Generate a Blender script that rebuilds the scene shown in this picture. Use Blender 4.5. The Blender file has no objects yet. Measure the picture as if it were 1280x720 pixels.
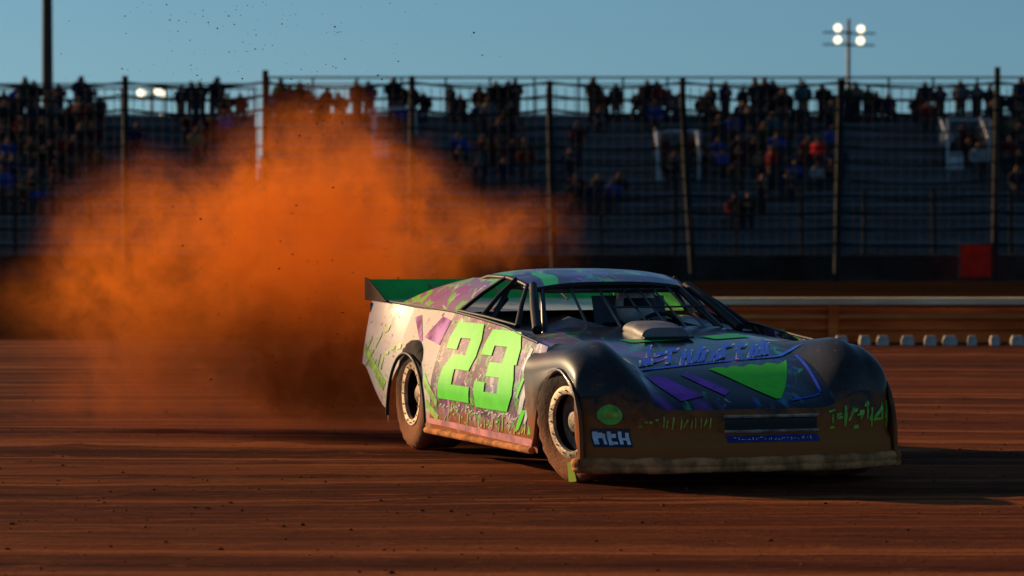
import bpy, bmesh, math, random
from mathutils import Vector, Matrix, noise
random.seed(7)
R=math.radians; PI=math.pi
scene=bpy.context.scene; C=scene.collection
F_PX=4240.0; HZ=277.0; CAMH=1.5

# ------------------------------------------------------------------ helpers
def lerp(a,b,k): return a+(b-a)*k
def sstep(a,b,x):
    k=max(0,min(1,(x-a)/(b-a))); return k*k*(3-2*k)
def cr(L,t):
    n=len(L); t=max(0,min(n-1,t)); i=min(int(t),n-2); f=t-i
    p0=L[max(i-1,0)];p1=L[i];p2=L[i+1];p3=L[min(i+2,n-1)]
    out=[]
    for a,b,c,d in zip(p0,p1,p2,p3):
        out.append(.5*((2*b)+(-a+c)*f+(2*a-5*b+4*c-d)*f*f+(-a+3*b-3*c+d)*f**3))
    return out
def pw(L,x):
    if x<=L[0][0]: return L[0][1]
    for (a,b),(c,d) in zip(L,L[1:]):
        if x<=c: return lerp(b,d,(x-a)/(c-a))
    return L[-1][1]

class MB:
    def __init__(s): s.v=[]; s.f=[]
    def add(s,vs,fs):
        o=len(s.v); s.v+= [tuple(x) for x in vs]; s.f+=[tuple(i+o for i in f) for f in fs]; return s
    def box(s,c,d,rot=0,taper=1.0):
        x,y,z=[k/2 for k in d]; vs=[]
        for sz,tp in((-1,1),(1,taper)):
            for sx,sy in((-1,-1),(1,-1),(1,1),(-1,1)):
                px,py=sx*x*tp,sy*y*tp
                vs.append((c[0]+px*math.cos(rot)-py*math.sin(rot),c[1]+px*math.sin(rot)+py*math.cos(rot),c[2]+sz*z))
        return s.add(vs,[(3,2,1,0),(4,5,6,7),(0,1,5,4),(1,2,6,5),(2,3,7,6),(3,0,4,7)])
    def tube(s,pts,r,n=8,closed=False):
        pts=[Vector(p) for p in pts]; m=len(pts); vs=[]; fs=[]
        rr=r if isinstance(r,(list,tuple)) else [r]*m
        up=None
        for i,p in enumerate(pts):
            if closed: d=pts[(i+1)%m]-pts[i-1]
            else: d=pts[min(i+1,m-1)]-pts[max(i-1,0)]
            d.normalize()
            if up is None:
                up=Vector((0,0,1)) if abs(d.z)<.9 else Vector((1,0,0))
            a=d.cross(up).normalized(); b=a.cross(d).normalized(); up=b
            for k in range(n):
                th=2*PI*k/n; vs.append(p+(a*math.cos(th)+b*math.sin(th))*rr[i])
        for i in range(m if closed else m-1):
            j=(i+1)%m
            for k in range(n):
                l=(k+1)%n; fs.append((i*n+k,i*n+l,j*n+l,j*n+k))
        if not closed:
            fs.append(tuple(range(n-1,-1,-1))); fs.append(tuple((m-1)*n+k for k in range(n)))
        return s.add(vs,fs)
    def lathe(s,prof,n=48,c=(0,0,0),fn=None,closed=False):   # axis Y, prof (r,y)
        vs=[];fs=[];m=len(prof)
        for k in range(n):
            th=2*PI*k/n
            for i,(r,y) in enumerate(prof):
                if fn: r=fn(i,k,r)
                vs.append((c[0]+r*math.cos(th),c[1]+y,c[2]+r*math.sin(th)))
        for k in range(n):
            l=(k+1)%n
            for i in range(m if closed else m-1):
                j=(i+1)%m; fs.append((k*m+i,k*m+j,l*m+j,l*m+i))
        return s.add(vs,fs)
    def sheet(s,F,a0,a1,na,b0,b1,nb):
        vs=[];fs=[]
        for i in range(na+1):
            for j in range(nb+1): vs.append(F(lerp(a0,a1,i/na),lerp(b0,b1,j/nb)))
        w=nb+1
        for i in range(na):
            for j in range(nb): fs.append((i*w+j,(i+1)*w+j,(i+1)*w+j+1,i*w+j+1))
        return s.add(vs,fs)
    def build(s,name,mat,parent=None,smooth=False,solid=0):
        me=bpy.data.meshes.new(name); me.from_pydata(s.v,[],s.f)
        if mat: me.materials.append(mat)
        if smooth:
            for p in me.polygons: p.use_smooth=True
        me.update()
        o=bpy.data.objects.new(name,me); C.objects.link(o)
        if parent: o.parent=parent
        if smooth:
            try: me.set_sharp_from_angle(angle=R(50))
            except Exception: pass
        return o
def tag(o,label=None,cat=None,group=None,kind=None):
    if label:o['label']=label
    if cat:o['category']=cat
    if group:o['group']=group
    if kind:o['kind']=kind
    return o
def empty(name,loc=(0,0,0),rz=0):
    o=bpy.data.objects.new(name,None); C.objects.link(o); o.location=loc; o.rotation_euler=(0,0,rz); o.empty_display_size=.2; return o

# ------------------------------------------------------------------ materials
def nt(name):
    m=bpy.data.materials.new(name); m.use_nodes=True; t=m.node_tree; t.nodes.clear()
    out=t.nodes.new('ShaderNodeOutputMaterial'); b=t.nodes.new('ShaderNodeBsdfPrincipled'); t.links.new(b.outputs[0],out.inputs[0])
    return m,t,b
def N(t,typ,**kw):
    n=t.nodes.new(typ)
    for k,v in kw.items(): setattr(n,k,v)
    return n
def coord(t,scale=(1,1,1),loc=(0,0,0),kind='Object'):
    tc=N(t,'ShaderNodeTexCoord'); mp=N(t,'ShaderNodeMapping')
    mp.inputs['Scale'].default_value=scale; mp.inputs['Location'].default_value=loc
    t.links.new(tc.outputs[kind],mp.inputs[0]); return mp.outputs[0]
def noi(t,vec,scale,detail=4,rough=.55,dist=0):
    n=N(t,'ShaderNodeTexNoise'); n.inputs['Scale'].default_value=scale; n.inputs['Detail'].default_value=detail
    n.inputs['Roughness'].default_value=rough; n.inputs['Distortion'].default_value=dist
    t.links.new(vec,n.inputs['Vector']); return n.outputs['Fac']
def mrange(t,x,a,b,c=0,d=1,smooth=True):
    n=N(t,'ShaderNodeMapRange'); n.interpolation_type='SMOOTHSTEP' if smooth else 'LINEAR'
    n.inputs['From Min'].default_value=a;n.inputs['From Max'].default_value=b;n.inputs['To Min'].default_value=c;n.inputs['To Max'].default_value=d
    t.links.new(x,n.inputs['Value']); return n.outputs[0]
def math_(t,op,a,b=None):
    n=N(t,'ShaderNodeMath',operation=op)
    for i,x in enumerate((a,b)):
        if x is None: continue
        if isinstance(x,(int,float)): n.inputs[i].default_value=x
        else: t.links.new(x,n.inputs[i])
    return n.outputs[0]
def mix(t,fac,a,b):
    n=N(t,'ShaderNodeMix',data_type='RGBA')
    if isinstance(fac,(int,float)): n.inputs[0].default_value=fac
    else: t.links.new(fac,n.inputs[0])
    for i,x in((6,a),(7,b)):
        if isinstance(x,tuple): n.inputs[i].default_value=(*x[:3],1)
        else: t.links.new(x,n.inputs[i])
    return n.outputs[2]
def zval(t):
    tc=N(t,'ShaderNodeTexCoord'); s=N(t,'ShaderNodeSeparateXYZ'); t.links.new(tc.outputs['Object'],s.inputs[0]); return s
DIRT=(.38,.115,.030)
def dirtmix(t,col,z0,z1,amt=.9,spk=.55,vecs=9):
    s=zval(t); n=noi(t,coord(t,(1,1,1)),vecs,6,.65)
    zz=math_(t,'ADD',s.outputs[2],math_(t,'MULTIPLY',math_(t,'SUBTRACT',n,.5),-.45))
    f=mrange(t,zz,z0,z1,amt,0.0)
    sp=mrange(t,noi(t,coord(t,(1,1,1),(5,3,2)),26,5,.7),.58,.74,0,spk)
    f2=math_(t,'MAXIMUM',f,sp)
    return mix(t,f2,col,DIRT),f2
def mat(name,col,rough=.6,metal=0,var=.3,scale=5,stretch=(1,1,1),bump=0,dirt=None,spec=None,coat=0):
    m,t,b=nt(name); vec=coord(t,stretch); n=noi(t,vec,scale,5,.6)
    lo=tuple(c*(1-var) for c in col); hi=tuple(min(1,c*(1+var)) for c in col)
    c=mix(t,mrange(t,n,.3,.7),lo,hi)
    if dirt:
        c,f=dirtmix(t,c,*dirt)
        t.links.new(mrange(t,f,0,1,rough,.9),b.inputs['Roughness'])
        if coat: t.links.new(mrange(t,f,0,.5,coat,0),b.inputs['Coat Weight']); b.inputs['Coat Roughness'].default_value=.12
    else:
        t.links.new(mrange(t,n,.3,.7,max(0,rough-.08),min(1,rough+.08)),b.inputs['Roughness'])
    t.links.new(c,b.inputs['Base Color']); b.inputs['Metallic'].default_value=metal
    if spec is not None: b.inputs['Specular IOR Level'].default_value=spec
    if bump:
        bm=N(t,'ShaderNodeBump'); bm.inputs['Strength'].default_value=bump; bm.inputs['Distance'].default_value=.02
        t.links.new(noi(t,vec,scale*4,6,.65),bm.inputs['Height']); t.links.new(bm.outputs[0],b.inputs['Normal'])
    return m
def splash(name,base,layers,rough=.25,dirt=None,coat=.5,spec=.5):
    m,t,b=nt(name); c=base
    for i,(col,sc,st,lo,hi,am) in enumerate(layers):
        n=noi(t,coord(t,st,(i*3.7,i*1.9,i*2.3)),sc,5,.62,.8)
        c=mix(t,mrange(t,n,lo,hi,0,am),c,col)
    if dirt:
        c,f=dirtmix(t,c,*dirt); t.links.new(mrange(t,f,0,1,rough,.9),b.inputs['Roughness'])
        t.links.new(mrange(t,f,0,.5,coat,0),b.inputs['Coat Weight']); t.links.new(mrange(t,f,0,.8,spec,.05),b.inputs['Specular IOR Level'])
    else:
        b.inputs['Roughness'].default_value=rough; b.inputs['Coat Weight'].default_value=coat; b.inputs['Specular IOR Level'].default_value=spec
    t.links.new(c,b.inputs['Base Color']); b.inputs['Coat Roughness'].default_value=.12
    return m
def emis(name,col,st):
    m,t,b=nt(name); n=noi(t,coord(t),8)
    c=mix(t,n,col,tuple(min(1,x*1.1) for x in col)); t.links.new(c,b.inputs['Emission Color']); b.inputs['Emission Strength'].default_value=st
    b.inputs['Base Color'].default_value=(*col,1); return m

m_door=splash('door_wrap',(.20,.14,.20),[((.06,.04,.08),3.2,(1,1,1.6),.47,.54,.9),((.22,.05,.24),2.6,(1,1,1.2),.50,.56,.85),((.68,.63,.62),5,(1.6,1,.8),.56,.60,.85),((.02,.02,.025),6,(1,1,2.4),.56,.60,.92),((.08,.55,.02),8,(1,1,1.6),.57,.60,.9),((.60,.10,.26),6,(1,1,2),.61,.65,.9),((.05,.10,.50),7,(1.5,1,2),.61,.65,.9),((.9,.88,.80),14,(1,1,1.5),.62,.65,.9)],.28,(.17,.37,.92))
m_quarter=splash('quarter_wrap',(.92,.89,.82),[((.24,.07,.30),2.2,(1,1,1.2),.60,.67,.7),((.9,.88,.84),4,(1,1,.8),.5,.58,.9),((.04,.03,.05),7,(1.5,1,2.4),.63,.67,.9),((.30,.72,.04),6,(2,1,2.4),.62,.66,.95)],.20,(.16,.38,.88))
m_sail=splash('sail_wrap',(.20,.15,.26),[((.26,.07,.34),4,(1,1,1.5),.46,.54,.9),((.10,.62,.05),5,(1,1,2),.53,.57,.95),((.7,.68,.7),7,(1,1,2),.58,.62,.85)],.25)
m_roof=splash('roof_wrap',(.05,.06,.16),[((.03,.60,.10),2.0,(.8,1.6,1),.52,.56,.95),((.12,.07,.45),2.6,(1,1.4,1),.50,.56,.9),((.35,.16,.30),4,(1,1,1),.58,.63,.8),((.5,.5,.55),7,(1,1,1),.64,.67,.7)],.3,None,.3,.35)
m_hood=splash('hood_wrap',(.008,.009,.015),[((.30,.03,.42),1.8,(.7,1.8,1),.52,.66,.9),((.02,.36,.14),2.8,(.6,1.8,1),.59,.65,.8),((.02,.22,.34),3,(.6,1.5,1),.57,.65,.8),((.03,.07,.40),4,(.6,1.5,1),.60,.66,.8),((.60,.44,.55),8,(1,2,1),.68,.71,.7)],.2,(-.2,.05,.4,.25),.5,.4)
m_black=mat('fender_black',(.020,.017,.016),.42,0,.4,5,dirt=(.24,.58,.85,.6),spec=.3,coat=.22)
m_nose=splash('nose_plastic',(.026,.020,.017),[((.16,.058,.020),4,(1,1,1),.43,.58,.9)],.55,(.31,.52,.97,.65),.05,.2)
m_cowl=splash('cowl_wrap',(.16,.15,.19),[((.60,.36,.12),4,(1,1,1),.56,.62,.8),((.05,.4,.05),5,(1,1,1),.58,.62,.8),((.2,.06,.3),4,(1,1,1),.56,.6,.8)],.35)
m_trim=mat('black_trim',(.012,.012,.013),.5,0,.3,spec=.3)
m_tube=mat('cage_tube',(.05,.05,.055),.35,.3,.2)
m_inner=mat('interior_aluminium',(.26,.29,.38),.4,.5,.25,7)
m_pan=mat('underbody',(.03,.022,.018),.8,0,.4,7)
m_green=mat('fluorescent_green',(.085,.80,.012),.45,0,.08,9,dirt=(.0,.24,.6,.22),spec=.25)
m_greenin=mat('green_panel',(.03,.55,.06),.4,0,.2,5)
m_blue=mat('blue_lettering',(.03,.07,.62),.35,0,.15,9)
m_bblue=mat('bright_blue',(.03,.12,.95),.3,0,.25,9)
m_white=mat('white_outline',(.70,.72,.76),.4,0,.2,12)
m_yel=mat('yellow_lettering',(.42,.50,.03),.55,0,.5,18,dirt=(.05,.42,.6,.5))
m_lime=mat('lime_camouflage',(.20,.52,.02),.5,0,.5,18,dirt=(.1,.36,.6,.45))
m_badge=mat('badge_green',(.16,.50,.04),.5,0,.4,16)
m_purple=mat('purple_streak',(.26,.02,.38),.25,0,.7,5)
m_tyre=mat('tyre_rubber',(.040,.028,.021),.95,0,.5,9,bump=.5,dirt=(-.3,.26,.75))
m_rim=mat('muddy_rim',(.36,.26,.18),.6,.2,.6,11,bump=.4)
m_ring=mat('bead_ring',(.56,.42,.29),.5,.3,.55,13,bump=.3)
m_dirtlip=mat('dirt_caked_lip',(.56,.22,.08),.9,0,.5,9,bump=.6,spec=.1)
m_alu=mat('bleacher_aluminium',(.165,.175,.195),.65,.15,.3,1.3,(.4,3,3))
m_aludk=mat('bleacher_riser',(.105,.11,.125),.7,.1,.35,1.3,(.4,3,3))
m_steel=mat('galvanised_steel',(.20,.20,.20),.5,.6,.25,3)
m_dark=mat('dark_post',(.020,.018,.017),.8,0,.4,3,spec=.2)
m_wood=mat('pole_wood',(.05,.028,.018),.85,0,.4,2,(4,4,.4),bump=.3)
m_conc=mat('dark_concrete',(.050,.038,.032),.95,0,.6,.6,bump=.3,spec=.1)
m_wall=mat('clay_stained_wall',(.90,.14,.028),.9,0,.45,1.2,(.5,2,3),bump=.4,spec=.05)
m_rail=mat('tan_rail',(.92,.60,.36),.8,0,.3,1.3,(.5,3,3),spec=.1)
m_grail=mat('rusty_guard_rail',(.92,.22,.06),.85,0,.4,1.3,(.5,3,3),spec=.05)
m_block=mat('white_block',(.46,.38,.32),.85,0,.35,4,bump=.3)
m_red=mat('red_banner',(.85,.022,.008),.7,0,.25,3,spec=.1)
m_brown=mat('rust_banner',(.22,.06,.03),.7,0,.3,3)
m_signw=mat('white_panel',(.46,.47,.46),.6,0,.15,3)
m_lamp=emis('lamp_glow',(1.0,.82,.58),2.2)

def shirt_mat():
    m,t,b=nt('clothing'); oi=N(t,'ShaderNodeObjectInfo'); n=noi(t,coord(t),7,4)
    c=mix(t,mrange(t,n,.3,.7,0,.5),oi.outputs['Color'],(.008,.008,.010)); t.links.new(c,b.inputs['Base Color']); b.inputs['Roughness'].default_value=.95; b.inputs['Specular IOR Level'].default_value=.05; return m
def rnd_mat(name,a,b_):
    m,t,b=nt(name); oi=N(t,'ShaderNodeObjectInfo'); n=noi(t,coord(t),9,3)
    c=mix(t,oi.outputs['Random'],a,b_); c=mix(t,mrange(t,n,.3,.7,0,.3),c,tuple(x*.4 for x in a)); t.links.new(c,b.inputs['Base Color']); b.inputs['Roughness'].default_value=.9; b.inputs['Specular IOR Level'].default_value=.05; return m
m_shirt=shirt_mat(); m_pants=rnd_mat('trousers',(.014,.018,.034),(.05,.042,.036)); m_skin=rnd_mat('skin',(.24,.125,.08),(.13,.065,.042)); m_hair=rnd_mat('hair',(.016,.011,.008),(.07,.036,.018))

# ------------------------------------------------------------------ world, sun, camera
EL=R(17)
tosun=Vector((-.80,.55,.0)).normalized()*math.cos(EL); tosun.z=math.sin(EL)
w=bpy.data.worlds.new("World"); scene.world=w; w.use_nodes=True; t=w.node_tree; bg=t.nodes['Background']
sky=t.nodes.new('ShaderNodeTexSky'); sky.sky_type='NISHITA'; sky.sun_disc=False; sky.sun_elevation=EL; sky.sun_rotation=math.atan2(tosun.x,tosun.y)
sky.air_density=1.0; sky.dust_density=1.1; sky.ozone_density=3.0
tc=t.nodes.new('ShaderNodeTexCoord'); va=t.nodes.new('ShaderNodeVectorMath'); va.operation='ADD'; va.inputs[1].default_value=(0,0,.070)
vn=t.nodes.new('ShaderNodeVectorMath'); vn.operation='NORMALIZE'
t.links.new(tc.outputs['Generated'],va.inputs[0]); t.links.new(va.outputs[0],vn.inputs[0]); t.links.new(vn.outputs[0],sky.inputs[0])
tint=t.nodes.new('ShaderNodeMix'); tint.data_type='RGBA'; tint.blend_type='MULTIPLY'; tint.inputs[0].default_value=1; tint.inputs[7].default_value=(.72,1.02,1.12,1)
t.links.new(sky.outputs[0],tint.inputs[6]); t.links.new(tint.outputs[2],bg.inputs[0]); bg.inputs[1].default_value=.074
sd=bpy.data.lights.new('sun','SUN'); sd.energy=5.0; sd.angle=R(.5); sd.color=(1,.66,.33)
so=bpy.data.objects.new('sun',sd); C.objects.link(so); so.rotation_euler=tosun.to_track_quat('Z','Y').to_euler()
cd=bpy.data.cameras.new('camera'); co=bpy.data.objects.new('camera',cd); C.objects.link(co); scene.camera=co
co.location=(0,0,CAMH); co.rotation_euler=(R(90)-math.atan((360-HZ)/F_PX),0,0)
cd.sensor_width=36; cd.lens=36*F_PX/1280; cd.clip_end=6000; cd.clip_start=.1
cd.dof.use_dof=True; cd.dof.focus_distance=20.2; cd.dof.aperture_fstop=3.3
scene.view_settings.view_transform='Standard'; scene.view_settings.look='None'; scene.view_settings.exposure=0

# ------------------------------------------------------------------ ground
def dirt_material():
    m,t,b=nt('red_clay')
    tc=N(t,'ShaderNodeTexCoord')
    wn=N(t,'ShaderNodeTexNoise'); wn.inputs['Scale'].default_value=.09; wn.inputs['Detail'].default_value=1; t.links.new(tc.outputs['Object'],wn.inputs['Vector'])
    ws=N(t,'ShaderNodeVectorMath',operation='MULTIPLY_ADD'); t.links.new(wn.outputs['Color'],ws.inputs[0]); ws.inputs[1].default_value=(0,2.6,0); t.links.new(tc.outputs['Object'],ws.inputs[2])
    def cw(scale,loc=(0,0,0)):
        mp=N(t,'ShaderNodeMapping'); mp.inputs['Scale'].default_value=scale; mp.inputs['Location'].default_value=loc; t.links.new(ws.outputs[0],mp.inputs[0]); return mp.outputs[0]
    big=noi(t,cw((.07,.6,1)),1.2,5,.6,.4); band=noi(t,cw((.04,1.2,1),(3,1,0)),1.4,4,.58,.2); fine=noi(t,cw((.25,6,1)),2.2,6,.7,.15); grit=noi(t,coord(t),20,6,.7); lump=noi(t,coord(t,(.9,2.0,1),(7,2,0)),3.2,6,.74,.5)
    c=mix(t,mrange(t,big,.36,.64),(.070,.0150,.0052),(.185,.046,.0135))
    c=mix(t,mrange(t,band,.52,.64,0,.80),c,(.36,.103,.031))
    c=mix(t,mrange(t,band,.36,.46,.65,0),c,(.034,.008,.0035))
    c=mix(t,mrange(t,fine,.52,.70,0,.45),c,(.34,.100,.031))
    c=mix(t,mrange(t,fine,.30,.44,.40,0),c,(.030,.0075,.0035))
    c=mix(t,mrange(t,lump,.54,.68,0,.55),c,(.33,.095,.030))
    c=mix(t,mrange(t,lump,.28,.43,.55,0),c,(.030,.0075,.0035))
    c=mix(t,mrange(t,grit,.4,.7,0,.3),c,(.045,.013,.006))
    t.links.new(c,b.inputs['Base Color']); b.inputs['Roughness'].default_value=1; b.inputs['Specular IOR Level'].default_value=.03
    bm=N(t,'ShaderNodeBump'); bm.inputs['Strength'].default_value=.8; bm.inputs['Distance'].default_value=.03
    h=math_(t,'ADD',math_(t,'ADD',fine,math_(t,'MULTIPLY',grit,.6)),math_(t,'MULTIPLY',lump,1.1)); t.links.new(h,bm.inputs['Height']); t.links.new(bm.outputs[0],b.inputs['Normal'])
    return m
m_clay=dirt_material()
m_field=mat('dark_field',(.016,.010,.006),1,0,.5,.5,spec=0)
MB().add([(-3000,-500,-.09),(3000,-500,-.09),(3000,5000,-.09),(-3000,5000,-.09)],[(0,1,2,3)]).build('ground',m_field)['kind']='structure'
def gh(x,y):
    wx=y+.25*noise.noise(Vector((x*.10,y*.25,0)))
    h=.012*noise.noise(Vector((x*.06,wx*1.5,1)))+.006*noise.noise(Vector((x*.12,wx*5.0,4)))
    lum=max(0,noise.noise(Vector((x*2.2,y*3.2,7)))-.10)*(.55+noise.noise(Vector((x*.2,wx*.9,3))))
    return h+.030*lum+.004*noise.noise(Vector((x*5,y*6,2)))-.006
xs=[-60,-45,-32,-24,-18]+[-12+.13*i for i in range(185)]+[14,18,24,32,45,60]
ys=[-4,2,6]+[10+.065*i for i in range(240)]+[25.6+.25*i for i in range(1,71)]
b=MB(); 
for y in ys:
    for x in xs: b.v.append((x,y,gh(x,y)))
for j in range(len(ys)-1):
    for i in range(len(xs)-1):
        k=j*len(xs)+i; b.f.append((k,k+1,k+1+len(xs),k+len(xs)))
b.build('dirt_track',m_clay,smooth=True)['kind']='structure'
m_grass=mat('infield_dirt_and_grass',(.024,.0115,.006),1,0,.5,.35,(.4,2,1),spec=0)
MB().add([(-70,43.2,-.05),(70,43.2,-.05),(70,84.5,-.05),(-70,84.5,-.05)],[(0,1,2,3)]).build('infield',m_grass)['kind']='structure'

# loose clods on the track
def clods(pts,name,m):
    b=MB()
    ico=bmesh.new(); bmesh.ops.create_icosphere(ico,subdivisions=1,radius=1)
    iv=[v.co.copy() for v in ico.verts]; fi=[tuple(v.index for v in f.verts) for f in ico.faces]; ico.free()
    for p,r in pts:
        sc=Vector((random.uniform(.7,1.4),random.uniform(.7,1.4),random.uniform(.5,1)))*r; sd_=random.random()*50
        b.add([Vector((v.x*sc.x,v.y*sc.y,v.z*sc.z))*(1+.5*noise.noise(v*1.6+Vector((sd_,0,0))))+Vector(p) for v in iv],fi)
    return b.build(name,m)
m_clod=mat('clod_clay',(.14,.042,.014),1,0,.5,20,spec=0)
L=[]
for i in range(800):
    y=random.uniform(13.5,30); x=random.uniform(-1,1)*(.17*y); r=random.choice([.004,.005,.006,.007,.009,.011]); L.append(((x,y,gh(x,y)+r*.1),r))
tag(clods(L,'dirt_clods',m_clod),'loose red clay crumbs scattered over the track surface','dirt',kind='stuff')
L=[]
for i in range(640):
    if i<440: px=random.gauss(310,125); py=random.uniform(3,180) if random.random()<.65 else random.uniform(120,330)
    else: px=random.gauss(390,95); py=random.gauss(400,90)
    Y=random.uniform(23.4,24.2) if i>=440 else random.uniform(23.5,26)
    z=CAMH+(HZ-py)*Y/F_PX
    if z>.05: L.append((((px-640)*Y/F_PX,Y,z),random.choice([.002,.0025,.003,.003,.004,.004,.005,.007])))
tag(clods(L,'flying_clods',m_clod),'small dirt clods thrown into the air above the dust','dirt',kind='stuff')

# ------------------------------------------------------------------ race car
CXW,CYW=.663,21.39; HEAD=math.atan2(-.948,.319)
car=empty('race_car',(CXW,CYW,0),HEAD)
tag(car,'low dirt track race car with bright green door number sliding through the dust','race car')
CL=[(.40,.85),(.8,.805),(1.1,.765),(1.4,.71),(1.7,.635),(1.95,.535),(2.11,.45),(2.165,.38),(2.175,.285),(2.235,.225),(2.24,.11)]
FL=[(.40,.80),(.8,.785),(1.1,.775),(1.4,.80),(1.7,.81),(1.92,.73),(2.07,.57),(2.15,.41),(2.16,.285),(2.205,.225),(2.21,.11)]
QL=[(.40,.15),(1.05,.15),(1.22,.20),(1.33,.46),(1.64,.645),(1.90,.55),(2.00,.42),(2.03,.32),(2.04,.24),(2.045,.18),(2.045,.11)]
def front(t_,q,s=1):
    uc,zc=cr(CL,t_); uf,zf=cr(FL,t_)
    v=min(q,1)*.84; k=sstep(.46,.76,v)
    u=lerp(uc,uf,k); z=lerp(zc,zf,k)
    z-=.035*sstep(.76,.84,v)*(1-sstep(4.5,7,t_))
    u-=.13*sstep(4.5,7,t_)*(v/.84)**4
    if q>1:
        m=sstep(4.5,7,t_); th=min(q-1,1)*PI/2; f=1-math.cos(th)
        v=.84+.13*math.sin(th); u+=-.10*m*f; z+=-.13*(1-m)*f
        if q>2:
            w_=q-2; qu,qz=cr(QL,t_); u=lerp(u,qu,w_); z=lerp(z,qz,w_); v+=.015*math.sin(w_*PI)
    return (u,s*v,z)
def fr(v,t_): return front(t_,abs(v)/.84 if abs(v)<=.84 else 1+(abs(v)-.84)/.13,1 if v>=0 else -1)
MB().sheet(fr,-.56,.56,28,0,6.3,52).build('hood',m_hood,car,True)
TF=1.75
for s in(-1,1):
    MB().sheet(lambda t_,q:front(t_,q,s),0,TF,12,.56/.84,1.0,8).build('cowl_panel',m_cowl,car,True)
    MB().sheet(lambda t_,q:front(t_,q,s),TF,6.3,44,.56/.84,3,40).build('front_fender',m_black,car,True)
    lip=[front(lerp(TF+.1,9.8,i/40),3,s) for i in range(41)]
    MB().tube([(p[0],p[1]+s*.004,p[2]) for p in lip],.014).build('arch_lip',m_black,car,True)
def nosefn(q,t_): return front(t_,abs(q),1 if q>=0 else -1)
MB().sheet(nosefn,-3,3,96,6.3,10,34).build('nose',m_nose,car,True)
pth=[nosefn(lerp(-2.95,2.95,i/90),10) for i in range(91)]
b=MB(); 
b.tube([(p[0]+(.012 if abs(p[1])<.9 else 0),p[1]*1.008,.135+.006*noise.noise(Vector(p)*6)) for p in pth],[.030+.006*noise.noise(Vector(p)*9) for p in pth],8)
b.tube([(p[0]+(.022 if abs(p[1])<.9 else 0),p[1]*1.012,.10) for p in pth],[.024+.008*noise.noise(Vector(p)*11) for p in pth],8)
b.build('front_valance',m_dirtlip,car,True)
# side panels
UE=1.24
ZT=[(-2.45,.965),(-1.9,.945),(-.85,.915),(.3,.855),(.8,.80),(UE,.765)]
LEAN=[(-2.45,.07),(-1.7,.15),(-1.0,.18),(.4,.17),(UE,.11)]
def zbot(u):
    d=u+1.375
    a=.2+math.sqrt(max(0,.43**2-d*d)) if abs(d)<.43 else 0
    base=lerp(.52,.24,sstep(-2.45,-1.82,u)) if u<-1.82 else .14
    return max(a,base)
def side(u,z,s=-1):
    v=.97-pw(LEAN,u)*max(0,(z-.42)/.5)**1.5 if z>.42 else .97
    v+=.006*math.sin(u*5)-.012*sstep(1.0,1.25,u)
    return (u,s*v,z)
for s in(-1,1):
    def sp(u,k): return side(u,lerp(zbot(u),pw(ZT,u),k),s)
    MB().sheet(sp,-2.45,-.84,84,0,1,14).build('quarter_panel',m_quarter if s<0 else m_greenin,car,True)
    MB().sheet(sp,-.838,UE,50,0,1,14).build('door_panel',m_door,car,True)
    ap=[(-1.375-.43*math.cos(PI*i/30),.2+.43*math.sin(PI*i/30)) for i in range(31)]
    MB().tube([(u,s*.978,z) for u,z in ap],.012).build('arch_lip',m_trim,car,True)
    b=MB(); b.tube([(u,s*.972,.15) for u in[-.93+.05*i for i in range(43)]],.022)
    b.build('side_skirt',m_dirtlip,car,True)
    tr=[side(-2.45+.1*i,pw(ZT,-2.45+.1*i),s) for i in range(36)]
    MB().tube(tr,.008,6).build('top_trim',m_trim,car,True)
    def sail(a,k):
        tp=Vector((lerp(-1.22,-.60,a),s*lerp(.56,.535,a),lerp(1.13,1.145,a))); bt=Vector((lerp(-2.02,-.82,a),s*lerp(.805,.785,a),lerp(.950,.915,a)))
        p=bt.lerp(tp,k); p.y+=s*.02*math.sin(k*PI); p.z+=.012*math.sin(k*PI); return p
    MB().sheet(sail,0,1,16,0,1,10).build('sail_panel',m_sail if s<0 else m_greenin,car,True)
    def strip(p0,p1,wd,name,m=m_trim):
        p0,p1=Vector(p0),Vector(p1); b=MB(); b.tube([p0,p0.lerp(p1,.5)+Vector((0,s*.006,.006)),p1],[wd,wd*.9,wd*.75],8); return b.build(name,m,car,True)
    strip((.40,s*.67,.835),(-.13,s*.515,1.10),.034,'windshield_pillar')
    strip((.30,s*.765,.855),(-.17,s*.54,1.10),.018,'window_frame')
    strip((-.80,s*.785,.92),(-.58,s*.54,1.145),.016,'window_frame')
    strip((-.38,s*.775,.895),(-.40,s*.535,1.14),.017,'window_post')
    strip((-.82,s*.785,.925),(.30,s*.765,.862),.012,'window_frame')
def roof(a,k):
    u=lerp(-1.24,-.12,a); w_=lerp(.57,.515,a); v=lerp(-w_,w_,k); e=abs(2*k-1)
    z=pw([(0,1.14),(.3,1.195),(.6,1.193),(.85,1.16),(1,1.118)],a)-.04*e**3
    return (u+.05*(1-e*e)*a,v,z)
MB().sheet(roof,0,1,24,0,1,24).build('roof',m_roof,car,True)
b=MB()
edge=[roof(i/16,0) for i in range(17)]+[roof(1,i/16) for i in range(1,17)]+[roof(1-i/16,1) for i in range(1,17)]+[roof(0,1-i/16) for i in range(1,16)]
b.tube([(p[0],p[1],p[2]-.012) for p in edge],.016,8,True); b.build('roof_edge',m_trim,car,True)
MB().sheet(lambda a,k:(roof(a,k)[0],roof(a,k)[1],roof(a,k)[2]-.03),.02,.98,10,.03,.97,10).build('headliner',m_trim,car,True)
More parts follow.
